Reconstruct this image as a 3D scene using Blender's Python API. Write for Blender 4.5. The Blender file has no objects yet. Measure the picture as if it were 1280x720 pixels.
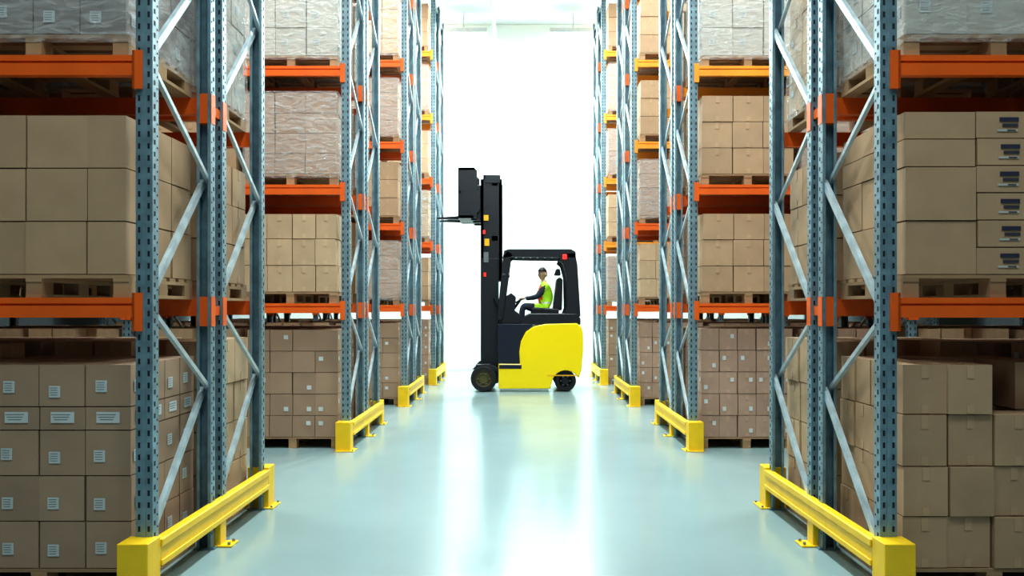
import bpy, math, random
from mathutils import Vector, Matrix
random.seed(7)
scene = bpy.context.scene
COL = bpy.context.collection

# ------------------------------------------------------------------ materials
def newmat(name):
    m = bpy.data.materials.new(name); m.use_nodes = True
    nt = m.node_tree
    return m, nt, nt.nodes['Principled BSDF']

def simple(name, col, rough=0.5, metal=0.0, noise=0.08, nscale=12.0, emis=None, estr=0, bump=0.0):
    m, nt, b = newmat(name)
    tc = nt.nodes.new('ShaderNodeTexCoord'); n = nt.nodes.new('ShaderNodeTexNoise')
    n.inputs['Scale'].default_value = nscale; n.inputs['Detail'].default_value = 4
    nt.links.new(tc.outputs['Object'], n.inputs['Vector'])
    r = nt.nodes.new('ShaderNodeValToRGB')
    c = Vector(col)
    r.color_ramp.elements[0].position = 0.3; r.color_ramp.elements[1].position = 0.7
    r.color_ramp.elements[0].color = (*(c*(1-noise)), 1)
    r.color_ramp.elements[1].color = (*[min(1, x*(1+noise)) for x in c], 1)
    nt.links.new(n.outputs['Fac'], r.inputs['Fac'])
    nt.links.new(r.outputs['Color'], b.inputs['Base Color'])
    b.inputs['Roughness'].default_value = rough; b.inputs['Metallic'].default_value = metal
    if emis:
        b.inputs['Emission Color'].default_value = (*emis, 1); b.inputs['Emission Strength'].default_value = estr
    if bump:
        bp = nt.nodes.new('ShaderNodeBump'); bp.inputs['Strength'].default_value = bump
        bp.inputs['Distance'].default_value = 0.02
        nt.links.new(n.outputs['Fac'], bp.inputs['Height']); nt.links.new(bp.outputs['Normal'], b.inputs['Normal'])
    return m

# cardboard / wood / labels, coloured by attribute
M_CARD, nt, b = newmat('cardboard')
at = nt.nodes.new('ShaderNodeAttribute'); at.attribute_name = 'Col'
tc = nt.nodes.new('ShaderNodeTexCoord'); n = nt.nodes.new('ShaderNodeTexNoise'); n.inputs['Scale'].default_value = 5; n.inputs['Detail'].default_value = 5
nt.links.new(tc.outputs['Object'], n.inputs['Vector'])
mr = nt.nodes.new('ShaderNodeMapRange'); mr.inputs['To Min'].default_value = 0.84; mr.inputs['To Max'].default_value = 1.14
nt.links.new(n.outputs['Fac'], mr.inputs['Value'])
mx = nt.nodes.new('ShaderNodeVectorMath'); mx.operation = 'SCALE'
nt.links.new(at.outputs['Color'], mx.inputs[0]); nt.links.new(mr.outputs['Result'], mx.inputs['Scale'])
nt.links.new(mx.outputs['Vector'], b.inputs['Base Color']); b.inputs['Roughness'].default_value = 0.7

# shrink wrap
M_WRAP = bpy.data.materials.new('shrink_wrap'); M_WRAP.use_nodes = True; nt = M_WRAP.node_tree; nt.nodes.clear()
out = nt.nodes.new('ShaderNodeOutputMaterial'); mix = nt.nodes.new('ShaderNodeMixShader')
tr = nt.nodes.new('ShaderNodeBsdfTransparent'); pb = nt.nodes.new('ShaderNodeBsdfPrincipled')
pb.inputs['Base Color'].default_value = (0.70, 0.70, 0.70, 1); pb.inputs['Roughness'].default_value = 0.14
tc = nt.nodes.new('ShaderNodeTexCoord'); mp = nt.nodes.new('ShaderNodeMapping'); mp.inputs['Scale'].default_value = (1.5, 1.5, 5)
n = nt.nodes.new('ShaderNodeTexNoise'); n.inputs['Scale'].default_value = 4; n.inputs['Detail'].default_value = 6; n.inputs['Distortion'].default_value = 1.2
nt.links.new(tc.outputs['Object'], mp.inputs['Vector']); nt.links.new(mp.outputs['Vector'], n.inputs['Vector'])
mr = nt.nodes.new('ShaderNodeMapRange'); mr.inputs['From Min'].default_value = 0.35; mr.inputs['From Max'].default_value = 0.7
mr.inputs['To Min'].default_value = 0.06; mr.inputs['To Max'].default_value = 0.42
nt.links.new(n.outputs['Fac'], mr.inputs['Value']); nt.links.new(mr.outputs['Result'], mix.inputs['Fac'])
bp = nt.nodes.new('ShaderNodeBump'); bp.inputs['Strength'].default_value = 0.8; bp.inputs['Distance'].default_value = 0.04
nt.links.new(n.outputs['Fac'], bp.inputs['Height']); nt.links.new(bp.outputs['Normal'], pb.inputs['Normal'])
nt.links.new(tr.outputs[0], mix.inputs[1]); nt.links.new(pb.outputs[0], mix.inputs[2]); nt.links.new(mix.outputs[0], out.inputs[0])

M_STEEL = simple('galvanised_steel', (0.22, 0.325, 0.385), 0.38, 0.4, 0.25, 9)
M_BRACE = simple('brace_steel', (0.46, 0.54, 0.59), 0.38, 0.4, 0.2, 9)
M_SLOT = simple('slot_shadow', (0.012, 0.016, 0.02), 0.8)
M_ORANGE = simple('orange_paint', (0.80, 0.125, 0.012), 0.42, 0, 0.1, 3)
M_ORANGE_LIT = simple('orange_paint_lit', (0.92, 0.33, 0.03), 0.42, 0, 0.1, 3)  # lighter copy of the beam orange, stronger lighting painted into its colour
M_YELLOW = simple('guard_yellow', (0.90, 0.56, 0.01), 0.42, 0, 0.08, 6)
M_FYEL = simple('truck_yellow', (1.0, 0.74, 0.0), 0.28, 0, 0.0, 3)
M_BLACK = simple('black_paint', (0.006, 0.008, 0.014), 0.42, 0, 0.1)
M_NAVY = simple('navy_panel', (0.005, 0.009, 0.026), 0.42, 0, 0.1)
M_RUBBER = simple('rubber', (0.012, 0.012, 0.014), 0.8, 0, 0.2)
M_GREY = simple('grey_metal', (0.25, 0.27, 0.3), 0.35, 0.7)
M_RED = simple('red_lens', (0.8, 0.03, 0.03), 0.25, 0, 0.05, emis=(1, 0.05, 0.03), estr=0.6)
M_AMBER = simple('amber_lens', (0.85, 0.45, 0.02), 0.3)
M_SKIN = simple('skin', (0.55, 0.33, 0.24), 0.55, 0, 0.05)
M_HAIR = simple('hair', (0.02, 0.015, 0.012), 0.6)
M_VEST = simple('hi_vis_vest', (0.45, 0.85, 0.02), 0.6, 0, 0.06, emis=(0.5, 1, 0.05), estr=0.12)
M_VORG = simple('hi_vis_orange', (0.95, 0.16, 0.03), 0.6)
M_REFL = simple('reflective_tape', (0.75, 0.77, 0.78), 0.3)
M_CLOTH = simple('dark_workwear', (0.02, 0.025, 0.045), 0.85)
M_EYE = simple('eye_white', (0.8, 0.8, 0.8), 0.3)
M_LIP = simple('lips', (0.42, 0.16, 0.13), 0.5)

# ------------------------------------------------------------------ mesh builder
class MB:
    def __init__(s): s.v=[]; s.f=[]; s.m=[]; s.c=[]
    def add(s, vs, fs, mat=0, col=(1,1,1)):
        o=len(s.v); s.v += [tuple(v) for v in vs]
        for f in fs:
            s.f.append(tuple(i+o for i in f)); s.m.append(mat); s.c.append(col)
    def box(s, c, d, mat=0, col=(1,1,1), rz=0.0):
        hx,hy,hz=d[0]/2,d[1]/2,d[2]/2; ca,sa=math.cos(rz),math.sin(rz)
        vs=[]
        for z in (-hz,hz):
            for x,y in ((-hx,-hy),(hx,-hy),(hx,hy),(-hx,hy)):
                vs.append((c[0]+x*ca-y*sa, c[1]+x*sa+y*ca, c[2]+z))
        s.add(vs,[(3,2,1,0),(4,5,6,7),(0,1,5,4),(1,2,6,5),(2,3,7,6),(3,0,4,7)],mat,col)
    def bb(s,x0,x1,y0,y1,z0,z1,mat=0,col=(1,1,1)):
        s.box(((x0+x1)/2,(y0+y1)/2,(z0+z1)/2),(abs(x1-x0),abs(y1-y0),abs(z1-z0)),mat,col)
    def bar(s,p1,p2,w,h,mat=0,col=(1,1,1),up=(1,0,0)):
        p1=Vector(p1);p2=Vector(p2);d=(p2-p1).normalized();u=Vector(up)
        u=(u-d*u.dot(d)).normalized();v=d.cross(u)
        vs=[]
        for p in (p1,p2):
            for a,b in ((-1,-1),(1,-1),(1,1),(-1,1)):
                vs.append(p+u*(a*w/2)+v*(b*h/2))
        s.add(vs,[(3,2,1,0),(4,5,6,7),(0,1,5,4),(1,2,6,5),(2,3,7,6),(3,0,4,7)],mat,col)
    def prism(s,pts,y0,y1,mat=0,col=(1,1,1)):
        n=len(pts)
        vs=[(p[0],y0,p[1]) for p in pts]+[(p[0],y1,p[1]) for p in pts]
        fs=[tuple(range(n)),tuple(range(2*n-1,n-1,-1))]
        fs+=[(i,i+n,(i+1)%n+n,(i+1)%n) for i in range(n)]
        s.add(vs,fs,mat,col)
    def cyl(s,p1,p2,r,n=16,mat=0,col=(1,1,1),r2=None):
        p1=Vector(p1);p2=Vector(p2);d=(p2-p1).normalized()
        u=d.orthogonal().normalized();v=d.cross(u);r2=r if r2 is None else r2
        vs=[p1+(u*math.cos(a)+v*math.sin(a))*r for a in [2*math.pi*i/n for i in range(n)]]
        vs+=[p2+(u*math.cos(a)+v*math.sin(a))*r2 for a in [2*math.pi*i/n for i in range(n)]]
        fs=[tuple(range(n-1,-1,-1)),tuple(range(n,2*n))]+[(i,(i+1)%n,(i+1)%n+n,i+n) for i in range(n)]
        s.add(vs,fs,mat,col)
    def lathe_y(s,c,prof,n=32,mat=0):
        vs=[];k=len(prof)
        for i in range(n):
            a=2*math.pi*i/n
            for r,y in prof: vs.append((c[0]+r*math.cos(a),c[1]+y,c[2]+r*math.sin(a)))
        fs=[]
        for i in range(n):
            j=(i+1)%n
            for q in range(k-1): fs.append((i*k+q,i*k+q+1,j*k+q+1,j*k+q))
        s.add(vs,fs,mat)
    def mesh(s,name,mats):
        me=bpy.data.meshes.new(name); me.from_pydata(s.v,[],s.f)
        for m in mats: me.materials.append(m)
        me.polygons.foreach_set('material_index',s.m)
        a=me.color_attributes.new('Col','FLOAT_COLOR','CORNER')
        arr=[]
        for f,c in zip(s.f,s.c): arr += [c[0],c[1],c[2],1.0]*len(f)
        a.data.foreach_set('color',arr)
        me.update()
        return me
    def obj(s,name,mats,parent=None,bevel=0,smooth=False,fixn=False):
        me=s.mesh(name,mats)
        o=link(name,me,parent)
        if fixn or bevel:
            import bmesh
            bm=bmesh.new();bm.from_mesh(me);bmesh.ops.recalc_face_normals(bm,faces=bm.faces);bm.to_mesh(me);bm.free()
        if bevel:
            md=o.modifiers.new('bevel','BEVEL');md.width=bevel;md.segments=3;md.limit_method='ANGLE';md.angle_limit=math.radians(35)
        if smooth:
            me.polygons.foreach_set('use_smooth',[True]*len(me.polygons))
        return o
def link(name,data,parent=None,loc=None):
    o=bpy.data.objects.new(name,data);COL.objects.link(o)
    if parent: o.parent=parent
    if loc is not None:o.location=loc
    return o

# ------------------------------------------------------------------ room
WALLX=8.7; Y0=-4.0; YW=23.2; HC=9.9
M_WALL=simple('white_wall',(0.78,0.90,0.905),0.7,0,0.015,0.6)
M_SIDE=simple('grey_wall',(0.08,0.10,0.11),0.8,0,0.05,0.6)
M_CEIL=simple('ceiling_panel',(0.45,0.52,0.54),0.7,0,0.05,0.5)
M_FLOOR,nt,b=newmat('epoxy_floor')
tc=nt.nodes.new('ShaderNodeTexCoord')
n1=nt.nodes.new('ShaderNodeTexNoise');n1.inputs['Scale'].default_value=0.7;n1.inputs['Detail'].default_value=5;n1.inputs['Roughness'].default_value=0.55
nt.links.new(tc.outputs['Object'],n1.inputs['Vector'])
r=nt.nodes.new('ShaderNodeValToRGB');r.color_ramp.elements[0].position=0.25;r.color_ramp.elements[1].position=0.75
r.color_ramp.elements[0].color=(0.255,0.345,0.355,1);r.color_ramp.elements[1].color=(0.30,0.395,0.40,1)
nt.links.new(n1.outputs['Fac'],r.inputs['Fac']);nt.links.new(r.outputs['Color'],b.inputs['Base Color'])
n2=nt.nodes.new('ShaderNodeTexNoise');n2.inputs['Scale'].default_value=1.5;n2.inputs['Detail'].default_value=2
nt.links.new(tc.outputs['Object'],n2.inputs['Vector'])
mr=nt.nodes.new('ShaderNodeMapRange');mr.inputs['To Min'].default_value=0.15;mr.inputs['To Max'].default_value=0.22
nt.links.new(n2.outputs['Fac'],mr.inputs['Value']);nt.links.new(mr.outputs['Result'],b.inputs['Roughness'])

def slab(name,x0,x1,y0,y1,z0,z1,mat):
    m=MB();m.bb(x0,x1,y0,y1,z0,z1);return m.obj(name,[mat])
slab('floor',-WALLX,WALLX,Y0,YW,-0.2,0,M_FLOOR)
slab('ceiling',-WALLX,WALLX,Y0,YW,HC,HC+0.2,M_CEIL)
slab('wall_back',-WALLX,WALLX,YW,YW+0.2,-0.2,HC+0.2,M_WALL)
slab('wall_front',-WALLX,WALLX,Y0-0.2,Y0,-0.2,HC+0.2,M_SIDE)
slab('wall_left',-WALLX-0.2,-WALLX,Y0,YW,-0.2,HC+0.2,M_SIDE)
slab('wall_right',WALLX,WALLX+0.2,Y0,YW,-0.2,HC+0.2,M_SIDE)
slab('baseboard_back',-WALLX,WALLX,YW-0.03,YW,0,0.12,simple('baseboard_grey',(0.6,0.7,0.72),0.5))
for yy in (1.0,7.0,12.9,18.6):
    m=MB()
    m.bb(-WALLX+.02,WALLX-.02,yy-.06,yy+.06,HC-.06,HC);m.bb(-WALLX+.02,WALLX-.02,yy-.06,yy+.06,HC-.42,HC-.36)
    x=-WALLX+.05
    while x<WALLX-.65:
        m.bar((x,yy,HC-.39),(x+.3,yy,HC-.03),.03,.03,up=(0,1,0));m.bar((x+.3,yy,HC-.03),(x+.6,yy,HC-.39),.03,.03,up=(0,1,0));x+=.6
    m.obj('roof_joist',[M_CEIL])
for xx in (-0.65,):
    m=MB();m.cyl((xx,Y0+.1,HC-.47),(xx,YW-.1,HC-.47),.045,12);m.obj('sprinkler_pipe',[M_CEIL])

# ------------------------------------------------------------------ lights
M_LAMP=simple('lamp_diffuser',(0.9,0.95,0.95),0.5,0,0.01,emis=(0.85,1,1),estr=4)
M_HOUS=simple('lamp_housing',(0.6,0.62,0.64),0.4)
def lamp(x,y,power,sx=0.5,sy=1.6,col=(0.84,1.0,0.99),z=HC-.62,spread=180,tilt=0):
    m=MB();m.bb(-sx/2-.05,sx/2+.05,-sy/2-.05,sy/2+.05,0.02,.14,0);m.bb(-sx/2,sx/2,-sy/2,sy/2,0,.02,1)
    m.cyl((0,-sy*.35,.14),(0,-sy*.35,HC-z),.01,6,0);m.cyl((0,sy*.35,.14),(0,sy*.35,HC-z),.01,6,0)
    o=m.obj('ceiling_or_fill_light',[M_HOUS,M_LAMP]);o.location=(x,y,z)
    L=bpy.data.lights.new('lamp_light','AREA');L.shape='RECTANGLE';L.size=sx;L.size_y=sy;L.energy=power;L.color=col;L.spread=math.radians(spread)
    l=link('lamp_light',L,o,(0,0,-.03));l.rotation_euler=(math.radians(tilt),0,0)
for y in (9.1,14.0): lamp(0,y,340)
lamp(0,5.6,270)  # added fill lamp, brightens first-row sides and the floor
lamp(0,17.0,440)
for x in (-6.5,-4,-1.5,1.5,4,6.5): lamp(x,22.3,660,1.2,.4)  # added wall washers that blow out the back wall
for y in (8.8,14.1,18.4):
    for x in (-4.2,4.2): lamp(x,y,260)  # added cross-aisle lamps, light the rack fronts from the camera side
for x in (-3.2,3.2): lamp(x,2.2,135)  # unseen lamps added to light the first-row fronts
lamp(0,1.2,170)  # unseen lamp added near the camera as front fill
lamp(0,-2.2,110,.5,1.6)  # unseen lamp added behind the camera as front fill

# ------------------------------------------------------------------ loads
TAN=(0.46,0.295,0.18); GREYB=(0.29,0.25,0.235); PINK=(0.44,0.285,0.21); LIGHT=(0.54,0.37,0.235); DULL=(0.38,0.25,0.17)
WOOD=(0.38,0.235,0.13)
def jit(c,a=.07):
    k=1+random.uniform(-a,a);return tuple(x*k for x in c)
def pallet(m,W=1.2,D=1.0):
    for i in range(7):
        m.box((0,-D/2+.05+i*(D-.1)/6,.133),(W,.095,.022),0,jit(WOOD,.18))
    for x in (-W/2+.05,0,W/2-.05):
        m.box((x,0,.111),(.1,D,.022),0,jit(WOOD,.18));m.box((x,0,.011),(.1,D,.022),0,jit(WOOD,.18))
        for y in (-D/2+.07,0,D/2-.07): m.box((x,y,.061),(.1,.13,.078),0,jit(WOOD,.18))
def front_quad(m,axis,c,w,h,col,off):
    x,y,z=c
    if axis=='f': m.box((x,y-off,z),(w,.002,h),0,col)
    elif axis=='b': m.box((x,y+off,z),(w,.002,h),0,col)
    elif axis=='r': m.box((x+off,y,z),(.002,w,h),0,col)
    else: m.box((x-off,y,z),(.002,w,h),0,col)
def carton(m,c,d,col,rz=0,label=None,tape=True,faces='frlb'):
    col=jit(col)
    m.box(c,d,0,col,rz)
    if rz!=0 and abs(rz)>.012: return
    for ax in faces:
        F=ax in 'fb'
        w=d[0] if F else d[1]; off=(d[1] if F else d[0])/2+.003
        def at(u,v): return (c[0]+(u if F else 0),c[1]+(0 if F else u),c[2]+v)
        if tape:
            tcol=tuple(x*1.1 for x in col)
            front_quad(m,ax,at(0,d[2]*.36),.045,d[2]*.26,tcol,off)
            front_quad(m,ax,at(0,-d[2]*.40),.045,d[2]*.18,tcol,off)
        if label=='white':
            u=-w*.18+random.uniform(-.01,.01);v=-.02+random.uniform(-.02,.02)
            front_quad(m,ax,at(u,v),.072,.075,(.55,.57,.57),off+.001)
            for q in range(4): front_quad(m,ax,at(u-.004,v+.024-q*.015),.05-.006*(q%2),.004,(.2,.2,.2),off+.002)
        if label=='small' and random.random()<.75:
            u=w*random.choice((-.25,.22));v=d[2]*random.choice((-.2,.15))
            front_quad(m,ax,at(u,v),w*.2,d[2]*.2,(.62,.64,.64),off+.001)
        if label=='wide':
            front_quad(m,ax,at(0,d[2]*.05),w*.52,.07,(.6,.62,.62),off+.001)
            for q in range(3): front_quad(m,ax,at(-.01,d[2]*.05+.018-q*.016),w*(.42-.06*q),.005,(.2,.2,.21),off+.002)
        if label=='print':
            front_quad(m,ax,at(w*.08,d[2]*.2),w*.34,d[2]*.16,(.03,.03,.06),off+.001)
            front_quad(m,ax,at(w*.1,-d[2]*.02),w*.28,d[2]*.12,(.05,.045,.06),off+.001)
            front_quad(m,ax,at(w*.05,-d[2]*.22),w*.36,d[2]*.08,(.5,.48,.44),off+.001)
            front_quad(m,ax,at(w*.12,-d[2]*.22),w*.15,d[2]*.05,(.06,.05,.07),off+.002)
def splits(total,n): 
    if isinstance(n,(list,tuple)):
        s=sum(n);return [total*a/s for a in n]
    return [total/n]*n
def load(name,nx,ny,rows,col,label=None,wrap=False,W=1.18,D=1.0,skip=0,jitter=.006,rowlabels=None,collabels=None,seed=0,tape=True,colrows=None):
    random.seed(seed*13+5)
    m=MB();pallet(m);xs=splits(W,nx);ys=splits(D,ny)
    x=-W/2
    for i,w in enumerate(xs):
        z=.146
        rr=colrows[i] if colrows else rows
        for k,h in enumerate(rr):
            y=-D/2
            for j,d in enumerate(ys):
                edge=(i in (0,len(xs)-1) or j in (0,len(ys)-1) or k==len(rr)-1)
                if edge and not (skip and k==len(rr)-1 and random.random()<skip):
                    g=.009
                    lab=label
                    if rowlabels: lab=rowlabels[k]
                    if collabels: lab=collabels[i]
                    fc=''
                    if j==0: fc+='f'
                    if j==len(ys)-1: fc+='b'
                    if i==0: fc+='l'
                    if i==len(xs)-1: fc+='r'
                    jx,jy=random.uniform(-jitter,jitter),random.uniform(-jitter,jitter)
                    carton(m,(x+w/2+jx,y+d/2+jy,z+h/2),(w-g,d-g,h-.007),col,random.choice((0,0,0,random.uniform(-.03,.03))) if jitter>.008 else 0,lab,tape,fc)
                y+=d
            z+=h
        x+=w
    mats=[M_CARD]
    if wrap:
        mats.append(M_WRAP)
        H=sum(rows);nseg=10;nz=8;vs=[]
        pts=[]
        hw,hd=W/2+.014,D/2+.014
        for s in range(nseg): pts.append((-hw+2*hw*s/nseg,-hd))
        for s in range(nseg): pts.append((hw,-hd+2*hd*s/nseg))
        for s in range(nseg): pts.append((hw-2*hw*s/nseg,hd))
        for s in range(nseg): pts.append((-hw,hd-2*hd*s/nseg))
        N=len(pts)
        for a in range(nz+1):
            for p in pts:
                k=1+random.uniform(0,.012)
                vs.append((p[0]*k,p[1]*k,.09+(H+.06+.012)*a/nz))
        fs=[(a*N+i,a*N+(i+1)%N,(a+1)*N+(i+1)%N,(a+1)*N+i) for a in range(nz) for i in range(N)]
        fs.append(tuple(nz*N+i for i in range(N)))
        m.add(vs,fs,1)
    return m.mesh(name,mats)
LD={}
LD['A']=load('cartons_labelled',4,4,[.30,.29,.29,.15,.27],DULL,rowlabels=['white','white','white','wide','white'],jitter=.004,seed=1,tape=False)
LD['BL']=load('cartons_plain_c',[.15,.39,.39,.25],3,[.335]*3,TAN,seed=22,tape=False)
LD['B']=load('cartons_plain',3,3,[.335]*3,TAN,seed=2)
LD['B2']=load('cartons_plain_b',[1,1.1,1,.9],3,[.34,.34,.32],LIGHT,seed=3)
LD['C']=load('cartons_wrapped_grey',4,3,[.3,.3,.3],GREYB,label='white',wrap=True,seed=4,tape=False)
LD['D']=load('cartons_mixed',[.29,.29,.3,.3],4,[.33,.32,.33,.32],TAN,skip=.25,jitter=.012,seed=11)
LD['D2']=load('cartons_mixed_b',4,3,[.34,.34,.34,.38],LIGHT,jitter=.012,skip=.08,seed=12)
E3=[.34,.34,.175,.175]
LD['E1']=load('cartons_printed_b',[.46,.37,.37],[.33,.33,.34],E3,TAN,collabels=[None,'print','print'],jitter=.006,seed=7,tape=False,
   colrows=[E3,[.172]*6,[.172]*6])
LD['F']=load('cartons_small',4,4,[.277]*5,DULL,label='small',jitter=.005,seed=8,tape=False)
LD['F2']=load('cartons_small_b',5,4,[.28]*5,PINK,label='small',jitter=.005,seed=9)
LD['G']=load('cartons_wrapped_brown',3,3,[.26]*4,PINK,wrap=True,seed=10)
LD['H']=load('cartons_wrapped_white',3,3,[.36]*3,(.50,.45,.40),label='white',wrap=True,seed=14)
LD['I']=load('cartons_wrapped_tan',4,3,[.27]*4,LIGHT,wrap=True,label='small',seed=15)

# ------------------------------------------------------------------ racks
FH=9.35; FD=1.05; BAY=2.8
def upright(m,x,y,sgn):
    t=.006;w=.1;d=.085
    m.bb(x-w/2,x+w/2,y-t/2,y+t/2,0,FH,0)
    for sx in (-1,1):
        m.bb(x+sx*(w/2)-t/2,x+sx*(w/2)+t/2,y,y-sgn*d,0,FH,0)
        m.bb(x+sx*(w/2),x+sx*(w/2-.02),y-sgn*d-t/2,y-sgn*d+t/2,0,FH,0)
    m.bb(x-.08,x+.08,y-.08,y+.08,0,.012,0)
    m.bb(x-.012,x+.012,y+sgn*t/2,y+sgn*(t/2+.005),0,FH,0)
    z=.12
    while z<FH-.05:
        for sx in (-.03,.03):
            m.box((x+sx,y+sgn*.0035,z),(.014,.002,.035),1)
        for sx in (-1,1):
            m.box((x+sx*.0535,y-sgn*.03,z+.03),(.002,.018,.03),1)
            m.box((x+sx*.0535,y-sgn*.066,z),(.002,.012,.012),1)
        z+=.075
mf=MB()
upright(mf,0,0,-1);upright(mf,0,FD,1)
z=.25;k=0
steps=[.95,.6]
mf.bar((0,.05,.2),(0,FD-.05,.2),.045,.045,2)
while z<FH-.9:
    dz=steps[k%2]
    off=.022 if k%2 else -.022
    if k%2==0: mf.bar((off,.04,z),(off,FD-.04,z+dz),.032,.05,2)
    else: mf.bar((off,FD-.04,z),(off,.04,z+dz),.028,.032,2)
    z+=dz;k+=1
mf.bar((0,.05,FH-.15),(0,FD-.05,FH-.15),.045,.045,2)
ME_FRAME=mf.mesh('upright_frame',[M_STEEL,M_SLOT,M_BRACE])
BT=[1.87+1.515*i for i in range(5)]
def beam_mesh(kk):
    m=MB();L=BAY-.1
    for li,zt in enumerate(BT):
        q=1 if li>=kk else 0  # upper beams get the brightened orange, with the light put into the colour
        m.bb(0,L,0,.045,zt-.125,zt,q)
        m.bb(0,L,-.016,0,zt-.036,zt,q);m.bb(0,L,-.016,0,zt-.125,zt-.05,q)
        for x in (-.045,L-.015):
            m.bb(x,x+.06,-.020,.0,zt-.21,zt+.03,q)
            m.bb(x+(.045 if x<0 else 0),x+(.06 if x<0 else .015),-.020,.06,zt-.21,zt+.03,q)
    return m.mesh('beam_set',[M_ORANGE,M_ORANGE_LIT])
ME_BEAMS={k:beam_mesh(k) for k in (1,2,3,9)}
ms=MB()
for zt in BT:
    ms.bb(-.035,.035,0,.15,zt-.12,zt-.05)
    for y in (-.085,.155): ms.bb(-.058,.058,y,y+.08,zt-.2,zt+.02)
ME_SP=ms.mesh('row_spacers',[M_ORANGE])

def rack(side,y0,hw,specs,bk):
    r=link('pallet_rack',None)
    ldp=link('palletised_cartons',None)
    x0=side*(hw+.05)
    ya,yb=y0,y0+FD+.15
    for b in range(3):
        x=x0+side*b*BAY
        if abs(x)>WALLX-.1: continue
        for y in (ya,yb): link('upright_frame',ME_FRAME,r,(x,y,0))
        link('row_spacers',ME_SP,r,(x,ya+FD,0))
    for b in range(2):
        xs=x0+side*b*BAY
        xl=min(xs,xs+side*BAY)+.05
        for y in (ya,yb):
            link('front_beams',ME_BEAMS[bk],r,(xl,y-.005,0))
            o=link('rear_beams',ME_BEAMS[bk],r,(xl+BAY-.1,y+FD+.005,0));o.rotation_euler=(0,0,math.pi)
    for b in range(2):
        for fi,y in enumerate((ya,yb)):
            for p in range(2):
                for lv in range(6):
                    key=specs[(0 if (b==0 and fi==0 and p==0) else 1)][lv]
                    if b==1 or p==1 : 
                        key=random.choice(['B','B2','F','G','H','I','D2'])
                        if lv==0: key=random.choice(['F','F2','D2'])
                    cx=x0+side*(.108+.6+p*1.29+b*BAY)
                    zz=0 if lv==0 else BT[lv-1]
                    cy=y+FD/2+(.06 if lv==0 else .0)+random.uniform(-.012,.012)
                    if lv and key in('F','F2','D','D2'): key='B2'
                    link('boxed_pallet',LD[key],ldp,(cx+random.uniform(-.006,.006),cy,zz))
    return r
def guard(side,y0,hw):
    m=MB();L=2*FD+.15
    xi=side*(hw-.045);xo=side*(hw+.145)
    ylist=(y0-.16,y0+L-.02)
    for y in ylist:
        m.bb(xi,xo,y,y+.18,.012,.37)
        m.bb(xi-side*.05,xo,y-.03,y+.21,0,.014)
        for yy in (y-.01,y+.19): m.cyl((xi-side*.03,yy,.012),(xi-side*.03,yy,.03),.012,6,1)
    m.bb(xi,xi+side*.06,y0+.02,y0+L-.02,.18,.35)
    m.bb(xi-side*.012,xi,y0+.02,y0+L-.02,.30,.35);m.bb(xi-side*.012,xi,y0+.02,y0+L-.02,.18,.22)
    ym=y0+FD+.0
    m.bb(xi,xi+side*.06,ym,ym+.12,.012,.2);m.bb(xi-side*.09,xi+side*.1,ym-.02,ym+.14,0,.014)
    for yy in (ym+.01,ym+.11): m.cyl((xi-side*.06,yy,.012),(xi-side*.06,yy,.035),.013,6,1)
    m.obj('rack_end_guard',[M_YELLOW,M_GREY],bevel=.006)

ROWS=[(5.1,2.296,2.27,9,9),(10.4,2.16,2.19,9,2),(15.1,2.07,2.10,9,2),(19.35,1.98,1.98,3,1)]
SPEC={(0,-1):(['A','BL','C','H','I','G'],['D2','B','H','C','B2','I']),
      (0,1):(['D','E1','H','I','B','G'],['D2','B','I','H','G','B2']),
      (1,-1):(['F','B2','G','H','B','I'],['F2','B','G','I','H','B']),
      (1,1):(['F2','B','B','H','I','B2'],['F','G','I','B','H','G']),
      (2,-1):(['F','G','B','G','I','B'],['F2','H','B','G','B2','I']),
      (2,1):(['F2','B2','G','B','B','G'],['F','B','G','I','H','B']),
      (3,-1):(['F2','B','I','B2','G','B'],['F','H','B','G','B2','I']),
      (3,1):(['F','G','B2','G','I','B'],['F2','B','G','I','H','B'])}
random.seed(3)
for i,(y,hl,hr,kl,kr) in enumerate(ROWS):
    rack(-1,y,hl,SPEC[(i,-1)],kl);rack(1,y,hr,SPEC[(i,1)],kr)
    guard(-1,y,hl);guard(1,y,hr)

# ------------------------------------------------------------------ forklift
FY=17.6; K=FY/1017.0
def X(px): return (px-648)*K
def Z(py): return 1.8-(py-386)*K
def P(*pts): return [(X(a),Z(b)) for a,b in pts]
TW=1.45
fk=link('forklift',None,None,(0,FY,0))
def arch(cx,cy,r,a0,a1,n=8): return [(cx+r*math.cos(math.radians(a0+(a1-a0)*i/n)),cy-r*math.sin(math.radians(a0+(a1-a0)*i/n))) for i in range(n+1)]
m=MB()
body=[(623,486),(623,455),(650,455),(649,440),(651,427),(657,415),(667,408),(682,405),(721,404),(727,409),(729,418),(729,440),(727,462),(724,472)]+arch(707,480,17,30,160,8)+[(688,486)]
m.prism(P(*body),0,TW);m.obj('counterweight_body',[M_FYEL],fk,bevel=.035)
m=MB()
for (a,b2) in ((.02,.16),(TW-.16,TW-.02)):
    m.prism(P((622,455),(622,405),(668,405),(658,413),(651,426),(649,440),(650,455)),a,b2)
m.prism(P((622,453),(622,405),(628,405),(628,453)),.1,TW-.1)
m.bb(X(626),X(652),.1,TW-.1,Z(453),Z(447))
m.bb(X(624),X(652),-.012,.0,Z(461),Z(456))
m.obj('side_panels',[M_NAVY],fk,bevel=.01)
m=MB()
m.bb(X(684),X(724),-.006,.0,Z(470),Z(468.6))
m.obj('body_seams',[M_AMBER],fk)
m=MB()
m.prism(P((650,406),(655,396),(662,392),(720,392),(726,398),(726,406)),.03,TW-.03)
m.obj('hood',[M_BLACK],fk,bevel=.02)
m=MB()
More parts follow.
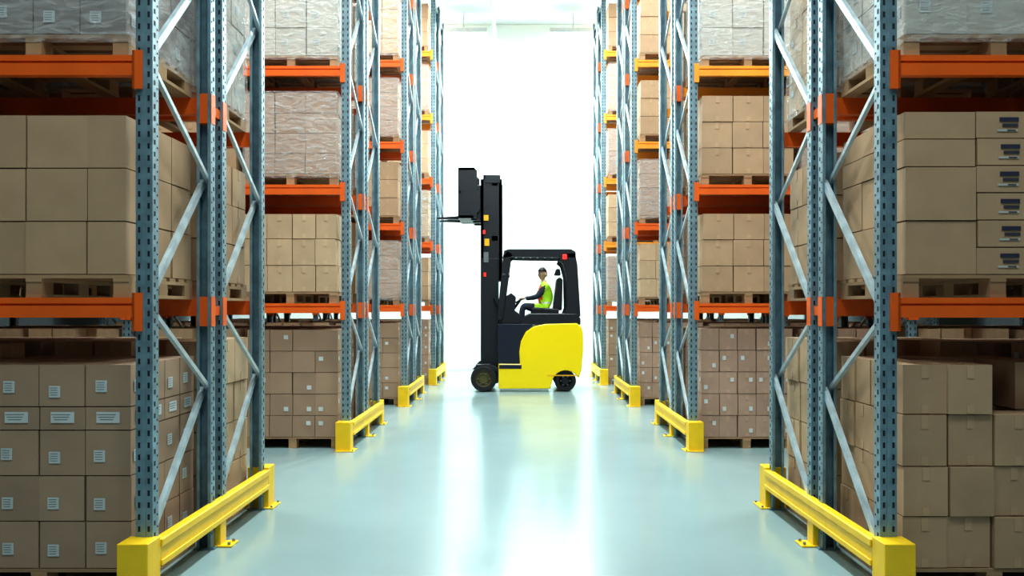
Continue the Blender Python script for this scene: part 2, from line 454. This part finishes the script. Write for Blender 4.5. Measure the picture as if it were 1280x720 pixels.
m.prism(P((622,405),(624,392),(629,372),(639,366),(645,371),(643,388),(650,393),(652,405)),.12,TW-.12)
m.obj('dashboard',[M_BLACK],fk,bevel=.02)
# seat
m=MB()
m.prism(P((664,394),(664,386),(668,384),(700,386),(700,394)),TW/2-.28,TW/2+.28)
m.prism(P((692,388),(697,348),(701,345),(705,348),(704,388)),TW/2-.27,TW/2+.27)
m.prism(P((694,343),(697,334),(702,334),(703,343)),TW/2-.14,TW/2+.14)
m.obj('seat',[M_BLACK],fk,bevel=.03)
# overhead guard
m=MB()
for y in (.04,TW-.12):
    m.prism(P((621,400),(628,400),(638,323),(642,318),(634,313),(629,320)),y,y+.08)
    m.prism(P((699,326),(704,316),(719,316),(722,330),(726,395),(716,402),(704,398),(709,385),(708,345),(704,330)),y,y+.08)
    m.prism(P((628,323),(630,313),(636,311),(714,311),(720,315),(720,323),(712,322),(640,321)),y,y+.08)
for i in range(9):
    px=634+i*9.6;m.bb(X(px),X(px+2.6),.1,TW-.1,Z(318.5),Z(313))
m.bb(X(630),X(634),.05,TW-.05,Z(321),Z(313));m.bb(X(714),X(719),.05,TW-.05,Z(322),Z(313))
m.obj('overhead_guard',[M_BLACK],fk,bevel=.012)
m=MB()
m.box((X(706),.02,Z(321)),(.10,.07,.11),0);m.box((X(722),.2,Z(398)),(.05,.12,.08),0)
m.obj('tail_lamp',[M_RED],fk,bevel=.015)
m=MB();m.cyl((X(628),.12,Z(344)),(X(632),.12,Z(344)),.09,16,0);m.cyl((X(632),.12,Z(344)),(X(637),.12,Z(344)),.05,12,0)
m.obj('work_lamp',[M_BLACK],fk)
# steering column and wheel
m=MB()
SWC=Vector((X(650),TW/2,Z(375)));ax=Vector((-.45,0,.9)).normalized();u=Vector((0,1,0));v=ax.cross(u)
N=24;c=SWC
for i in range(N):
    a=2*math.pi*i/N;b2=2*math.pi*(i+1)/N
    m.cyl(c+(u*math.cos(a)+v*math.sin(a))*.19,c+(u*math.cos(b2)+v*math.sin(b2))*.19,.017,8)
for a in (0,2.1,4.2): m.cyl(c,c+(u*math.cos(a)+v*math.sin(a))*.19,.012,6)
m.cyl(c,(X(638),TW/2,Z(392)),.03,10)
m.obj('steering_wheel',[M_BLACK],fk,smooth=False)
def wheel(px,r,y,w,hub):
    m=MB();c=(X(px),y,r)
    m.lathe_y(c,[(r*.62,0.03),(r*.64,0),(r*.9,0),(r*.98,w*.12),(r,w*.3),(r,w*.7),(r*.98,w*.88),(r*.9,w),(r*.64,w),(r*.62,w-.03)],32,0)
    m.lathe_y(c,[(.001,.05),(r*.3,.045),(r*.34,.02),(r*.5,.06),(r*.63,.03),(r*.63,w-.03),(r*.5,w-.06),(r*.34,w-.02),(.001,w-.05)],24,1)
    for i in range(6):
        a=i*math.pi/3;cx=c[0]+r*.43*math.cos(a);cz=c[2]+r*.43*math.sin(a)
        m.cyl((cx,y+.02,cz),(cx,y+.06,cz),.016,6,2)
    m.obj('wheel',[M_RUBBER,hub,M_GREY],fk,fixn=True)
M_HUB=simple('hub',(.10,.085,.03),.5)
wheel(604.5,.285,-.02,.26,M_HUB);wheel(604.5,.285,TW-.24,.26,M_HUB)
wheel(707,.235,.06,.2,M_BLACK);wheel(707,.235,TW-.26,.2,M_BLACK)
m=MB();m.bb(X(604),X(640),.1,TW-.1,.2,.42)
m.prism(P((590,462),(596,456),(612,455),(622,460),(622,466),(612,460),(597,461)),0,.24)
m.prism(P((590,462),(596,456),(612,455),(622,460),(622,466),(612,460),(597,461)),TW-.24,TW)
m.obj('axle',[M_BLACK],fk,bevel=.01)
# mast
m=MB()
ya,yb=.30,TW-.30
for y,s in ((ya,1),(yb,-1)):
    m.bb(X(601),X(622),y-.02*s,y+.01*s,.16,Z(322))
    m.bb(X(601),X(604),y,y+.09*s,.16,Z(322));m.bb(X(619),X(622),y,y+.09*s,.16,Z(322))
    m.bb(X(600),X(627),y+.0*s,y+.03*s,Z(350),Z(221))
    m.bb(X(600),X(604),y+.0*s,y+.08*s,Z(480),Z(221));m.bb(X(623),X(627),y+.0*s,y+.08*s,Z(350),Z(221))
    m.bb(X(604),X(618),y+.08*s,y+.12*s,Z(380),Z(215))
    m.bb(X(606),X(625),y-.015*s,y+.1*s,Z(226),Z(216))
for py in (470,400,330): m.bb(X(612),X(620),ya,yb,Z(py),Z(py-7))
for py in (300,230): m.bb(X(614),X(622),ya,yb,Z(py),Z(py-7))
m.bb(X(603),X(618),ya+.08,yb-.08,Z(221),Z(215))
m.obj('mast_rails',[M_BLACK],fk,bevel=.006)
m=MB()
for y in (ya+.16,yb-.16):
    m.cyl((X(611),y,.2),(X(611),y,Z(330)),.055,14);m.cyl((X(611),y,Z(330)),(X(611),y,Z(224)),.032,12,1)
m.cyl((X(607),TW/2,Z(380)),(X(607),TW/2,Z(280)),.05,14);m.cyl((X(607),TW/2,Z(280)),(X(607),TW/2,Z(222)),.03,12,1)
for y in (.24,TW-.24):
    m.cyl((X(622),y,Z(412)),(X(634),y,Z(430)),.05,12)
    m.cyl((X(618),y,Z(372)),(X(632),y,Z(400)),.045,12)
m.obj('hydraulic_cylinders',[M_BLACK,M_GREY],fk)
m=MB()
for y in (ya+.2,yb-.2): m.bb(X(604),X(605.5),y,y+.04,Z(330),Z(224))
m.obj('lift_chains',[M_GREY],fk)
m=MB()
m.bb(X(604),X(610),ya-.035,ya-.02,Z(274),Z(267),0);m.bb(X(603),X(606),ya-.035,ya-.02,Z(291),Z(286),1);m.bb(X(605),X(611),ya-.035,ya-.02,Z(306),Z(297),0)
m.bb(X(604),X(607),ya-.035,ya-.02,Z(345),Z(340),1);m.bb(X(604),X(610),ya-.045,ya-.03,Z(327),Z(314),2)
m.obj('mast_decals',[M_AMBER,M_RED,M_GREY],fk)
# carriage and load backrest
m=MB()
m.bb(X(588),X(600),.22,TW-.22,Z(274),Z(264));m.bb(X(588),X(600),.22,TW-.22,Z(240),Z(230))
m.bb(X(590),X(604),ya+.1,ya+.2,Z(276),Z(228));m.bb(X(590),X(604),yb-.2,yb-.1,Z(276),Z(228))
for y in (.1,TW-.14):
    m.prism(P((572,270),(572,212),(575,208),(592,208),(596,212),(596,238),(600,241),(600,262),(596,266),(596,272),(575,272)),y,y+.04)
for y in (.28,.46,.64,.8,.98,1.15): m.bb(X(586),X(590),y,y+.035,Z(272),Z(209))
m.bb(X(572),X(593),.1,TW-.1,Z(212),Z(208));m.bb(X(572),X(576),.1,TW-.1,Z(241),Z(237));m.bb(X(572),X(592),.1,TW-.1,Z(272),Z(268))
m.obj('carriage_backrest',[M_BLACK],fk,bevel=.008)
m=MB()
for y in (.36,TW-.5):
    m.prism(P((544,271),(544,269.5),(570,267.7),(580,267.5),(584,264),(584,240),(588,240),(588,272),(570,272)),y,y+.14)
m.obj('forks',[M_BLACK],fk,bevel=.004)

# ------------------------------------------------------------------ operator
OY=FY+TW/2; KO=OY/1017.0
op=link('forklift_operator',None,None,((682-648)*KO,OY,1.8))
S=1.12
def bake(name,verts,edges,radii,mats,matfn=None,levels=2,root=0):
    me=bpy.data.meshes.new(name);me.from_pydata([tuple(Vector(v)*S) for v in verts],edges,[])
    o=bpy.data.objects.new(name,me);COL.objects.link(o)
    o.modifiers.new('skin','SKIN')
    for i,r in enumerate(radii):
        rr=(r,r) if not isinstance(r,tuple) else r
        me.skin_vertices[0].data[i].radius=(rr[0]*S,rr[1]*S)
    me.skin_vertices[0].data[root].use_root=True
    s=o.modifiers.new('sub','SUBSURF');s.levels=levels;s.render_levels=levels
    dg=bpy.context.evaluated_depsgraph_get();dg.update()
    nm=bpy.data.meshes.new_from_object(o.evaluated_get(dg))
    bpy.data.objects.remove(o)
    nm.materials.clear()
    for m_ in mats:nm.materials.append(m_)
    for p in nm.polygons:
        p.use_smooth=True
        if matfn:p.material_index=matfn(p.center/S)
    ob=link(name,nm,op)
    return ob
V=[(0,0,0),(0,0,.14),(-.01,0,.30),(-.02,0,.43),(-.035,0,.51),(-.05,0,.60),
   (-.02,-.19,.46),(-.16,-.27,.24),(-.40,-.17,.20),
   (-.02,.19,.46),(-.16,.27,.24),(-.40,.17,.20),
   (-.06,-.1,-.01),(-.46,-.15,.06),(-.50,-.15,-.34),(-.64,-.16,-.39),
   (-.06,.1,-.01),(-.46,.15,.06),(-.50,.15,-.34),(-.64,.16,-.39)]
E=[(0,1),(1,2),(2,3),(3,4),(4,5),(3,6),(6,7),(7,8),(3,9),(9,10),(10,11),(0,12),(12,13),(13,14),(14,15),(0,16),(16,17),(17,18),(18,19)]
R=[.16,.165,.18,.165,.08,.055,.09,.06,.038,.09,.06,.038,.11,.08,.055,.045,.11,.08,.055,.045]
def bm_mat(c):
    if c.z>.545: return 0
    if abs(c.y)<.26 and c.z>.0 and c.x>-.22:
        if c.x<-.09 and .1<c.z<.48 : return 3
        if .10<c.z<.14: return 4
        return 2 if abs(c.y)<.22 or c.z>.3 else 1
    return 1
bake('body',V,E,R,[M_SKIN,M_CLOTH,M_VEST,M_VORG,M_REFL],bm_mat)
for s in (-1,1):
    base=Vector((-.40,s*.17,.20));
    hv=[tuple(base),(base.x-.05,base.y-s*.01,base.z+.005),(base.x-.085,base.y-s*.015,base.z+.01)]
    he=[(0,1),(1,2)];hr=[.03,(.038,.022),(.036,.018)]
    for i in range(4):
        off=(i-1.5)*.021;L=[.03,.036,.034,.027][i];k=len(hv)
        hv+=[(base.x-.10,base.y-s*.015+off,base.z+.012),(base.x-.10-L,base.y-s*.015+off*1.05,base.z-.002),(base.x-.105-L,base.y-s*.015+off,base.z-.032)]
        he+=[(2,k),(k,k+1),(k+1,k+2)];hr+=[.0105,.0095,.008]
    k=len(hv);hv+=[(base.x-.05,base.y-s*.05,base.z-.005),(base.x-.085,base.y-s*.06,base.z-.022)]
    he+=[(1,k),(k,k+1)];hr+=[.012,.009]
    bake('hand',hv,he,hr,[M_SKIN],levels=1)
import bmesh
bm=bmesh.new();bmesh.ops.create_uvsphere(bm,u_segments=32,v_segments=24,radius=1)
for v in bm.verts:
    x,y,z=v.co
    X_=x*.1;Y_=y*.078;Z_=z*.125
    if z<0: 
        Y_*=1-.28*(-z);X_*=1-.12*(-z)
    if x<-.2: 
        if z<-.1:X_-=.012*(-z)
        d=math.exp(-((y/.16)**2+((z+.12)/.16)**2));X_-=.026*d
        d=math.exp(-(((abs(y)-.38)/.16)**2+((z-.05)/.13)**2));X_+=.010*d
        d=math.exp(-((y/.35)**2+((z+.48)/.1)**2));X_-=.006*d
        d=math.exp(-((y/.3)**2+((z+.85)/.16)**2));X_-=.014*d
    if x>.2 and z>-.2: X_*=1.08
    v.co=(X_,Y_,Z_)
me=bpy.data.meshes.new('head');bm.to_mesh(me);bm.free();me.materials.append(M_SKIN)
for p in me.polygons: p.use_smooth=True
hd=link('head',me,op,tuple(Vector((-.065,0,.70))*S));hd.scale=(S,S,S);hd.rotation_euler=(0,0,math.radians(55))
bm=bmesh.new();bmesh.ops.create_uvsphere(bm,u_segments=32,v_segments=24,radius=1)
dele=[v for v in bm.verts if not ((v.co.z>.36) or (v.co.x>.0 and v.co.z>-.5) )]
bmesh.ops.delete(bm,geom=dele,context='VERTS')
for v in bm.verts: v.co=(v.co.x*.115,v.co.y*.091,v.co.z*.14)
me=bpy.data.meshes.new('hair');bm.to_mesh(me);bm.free();me.materials.append(M_HAIR)
for p in me.polygons:p.use_smooth=True
hr_=link('hair',me,hd);sd=hr_.modifiers.new('s','SOLIDIFY');sd.thickness=.014
for s in (-1,1):
    m=MB();m.lathe_y((0,0,0),[(.001,-.012),(.018,-.014),(.03,-.006),(.03,.006),(.018,.01),(.001,.006)],14,0)
    e=m.obj('ear',[M_SKIN],hd,smooth=True,fixn=True);e.location=(-.008,s*.083,-.01);e.scale=(.75,1,1.15)
    m=MB();m.lathe_y((0,0,0),[(.001,-.011),(.008,-.008),(.011,0),(.008,.008),(.001,.011)],12,0)
    e=m.obj('eye',[M_EYE],hd,smooth=True,fixn=True);e.location=(-.083,s*.031,.008)
    m=MB();m.box((0,0,0),(.004,.007,.008),0);e=m.obj('pupil',[M_HAIR],hd);e.location=(-.0945,s*.031,.008)
    m=MB();m.box((0,0,0),(.008,.03,.006),0);e=m.obj('eyebrow',[M_HAIR],hd,bevel=.002);e.location=(-.091,s*.031,.03)
m=MB();m.box((0,0,0),(.008,.04,.010),0);e=m.obj('mouth',[M_LIP],hd,bevel=.003);e.location=(-.095,0,-.062)

# ------------------------------------------------------------------ world + camera
w=bpy.data.worlds.new('world');scene.world=w;w.use_nodes=True
w.node_tree.nodes['Background'].inputs[0].default_value=(.8,.95,1,1);w.node_tree.nodes['Background'].inputs[1].default_value=.05
cam=bpy.data.cameras.new('camera');co=link('camera',cam)
co.location=(0,0,1.8);co.rotation_euler=(math.radians(90),0,0)
cam.sensor_width=36;cam.lens=1017/1280*36;cam.shift_x=-8/1280;cam.shift_y=26/1280;cam.clip_end=200
scene.camera=co
scene.view_settings.view_transform='Standard'
try: scene.view_settings.look='Medium High Contrast'
except Exception as ex: print('look',ex)
scene.view_settings.exposure=0.0
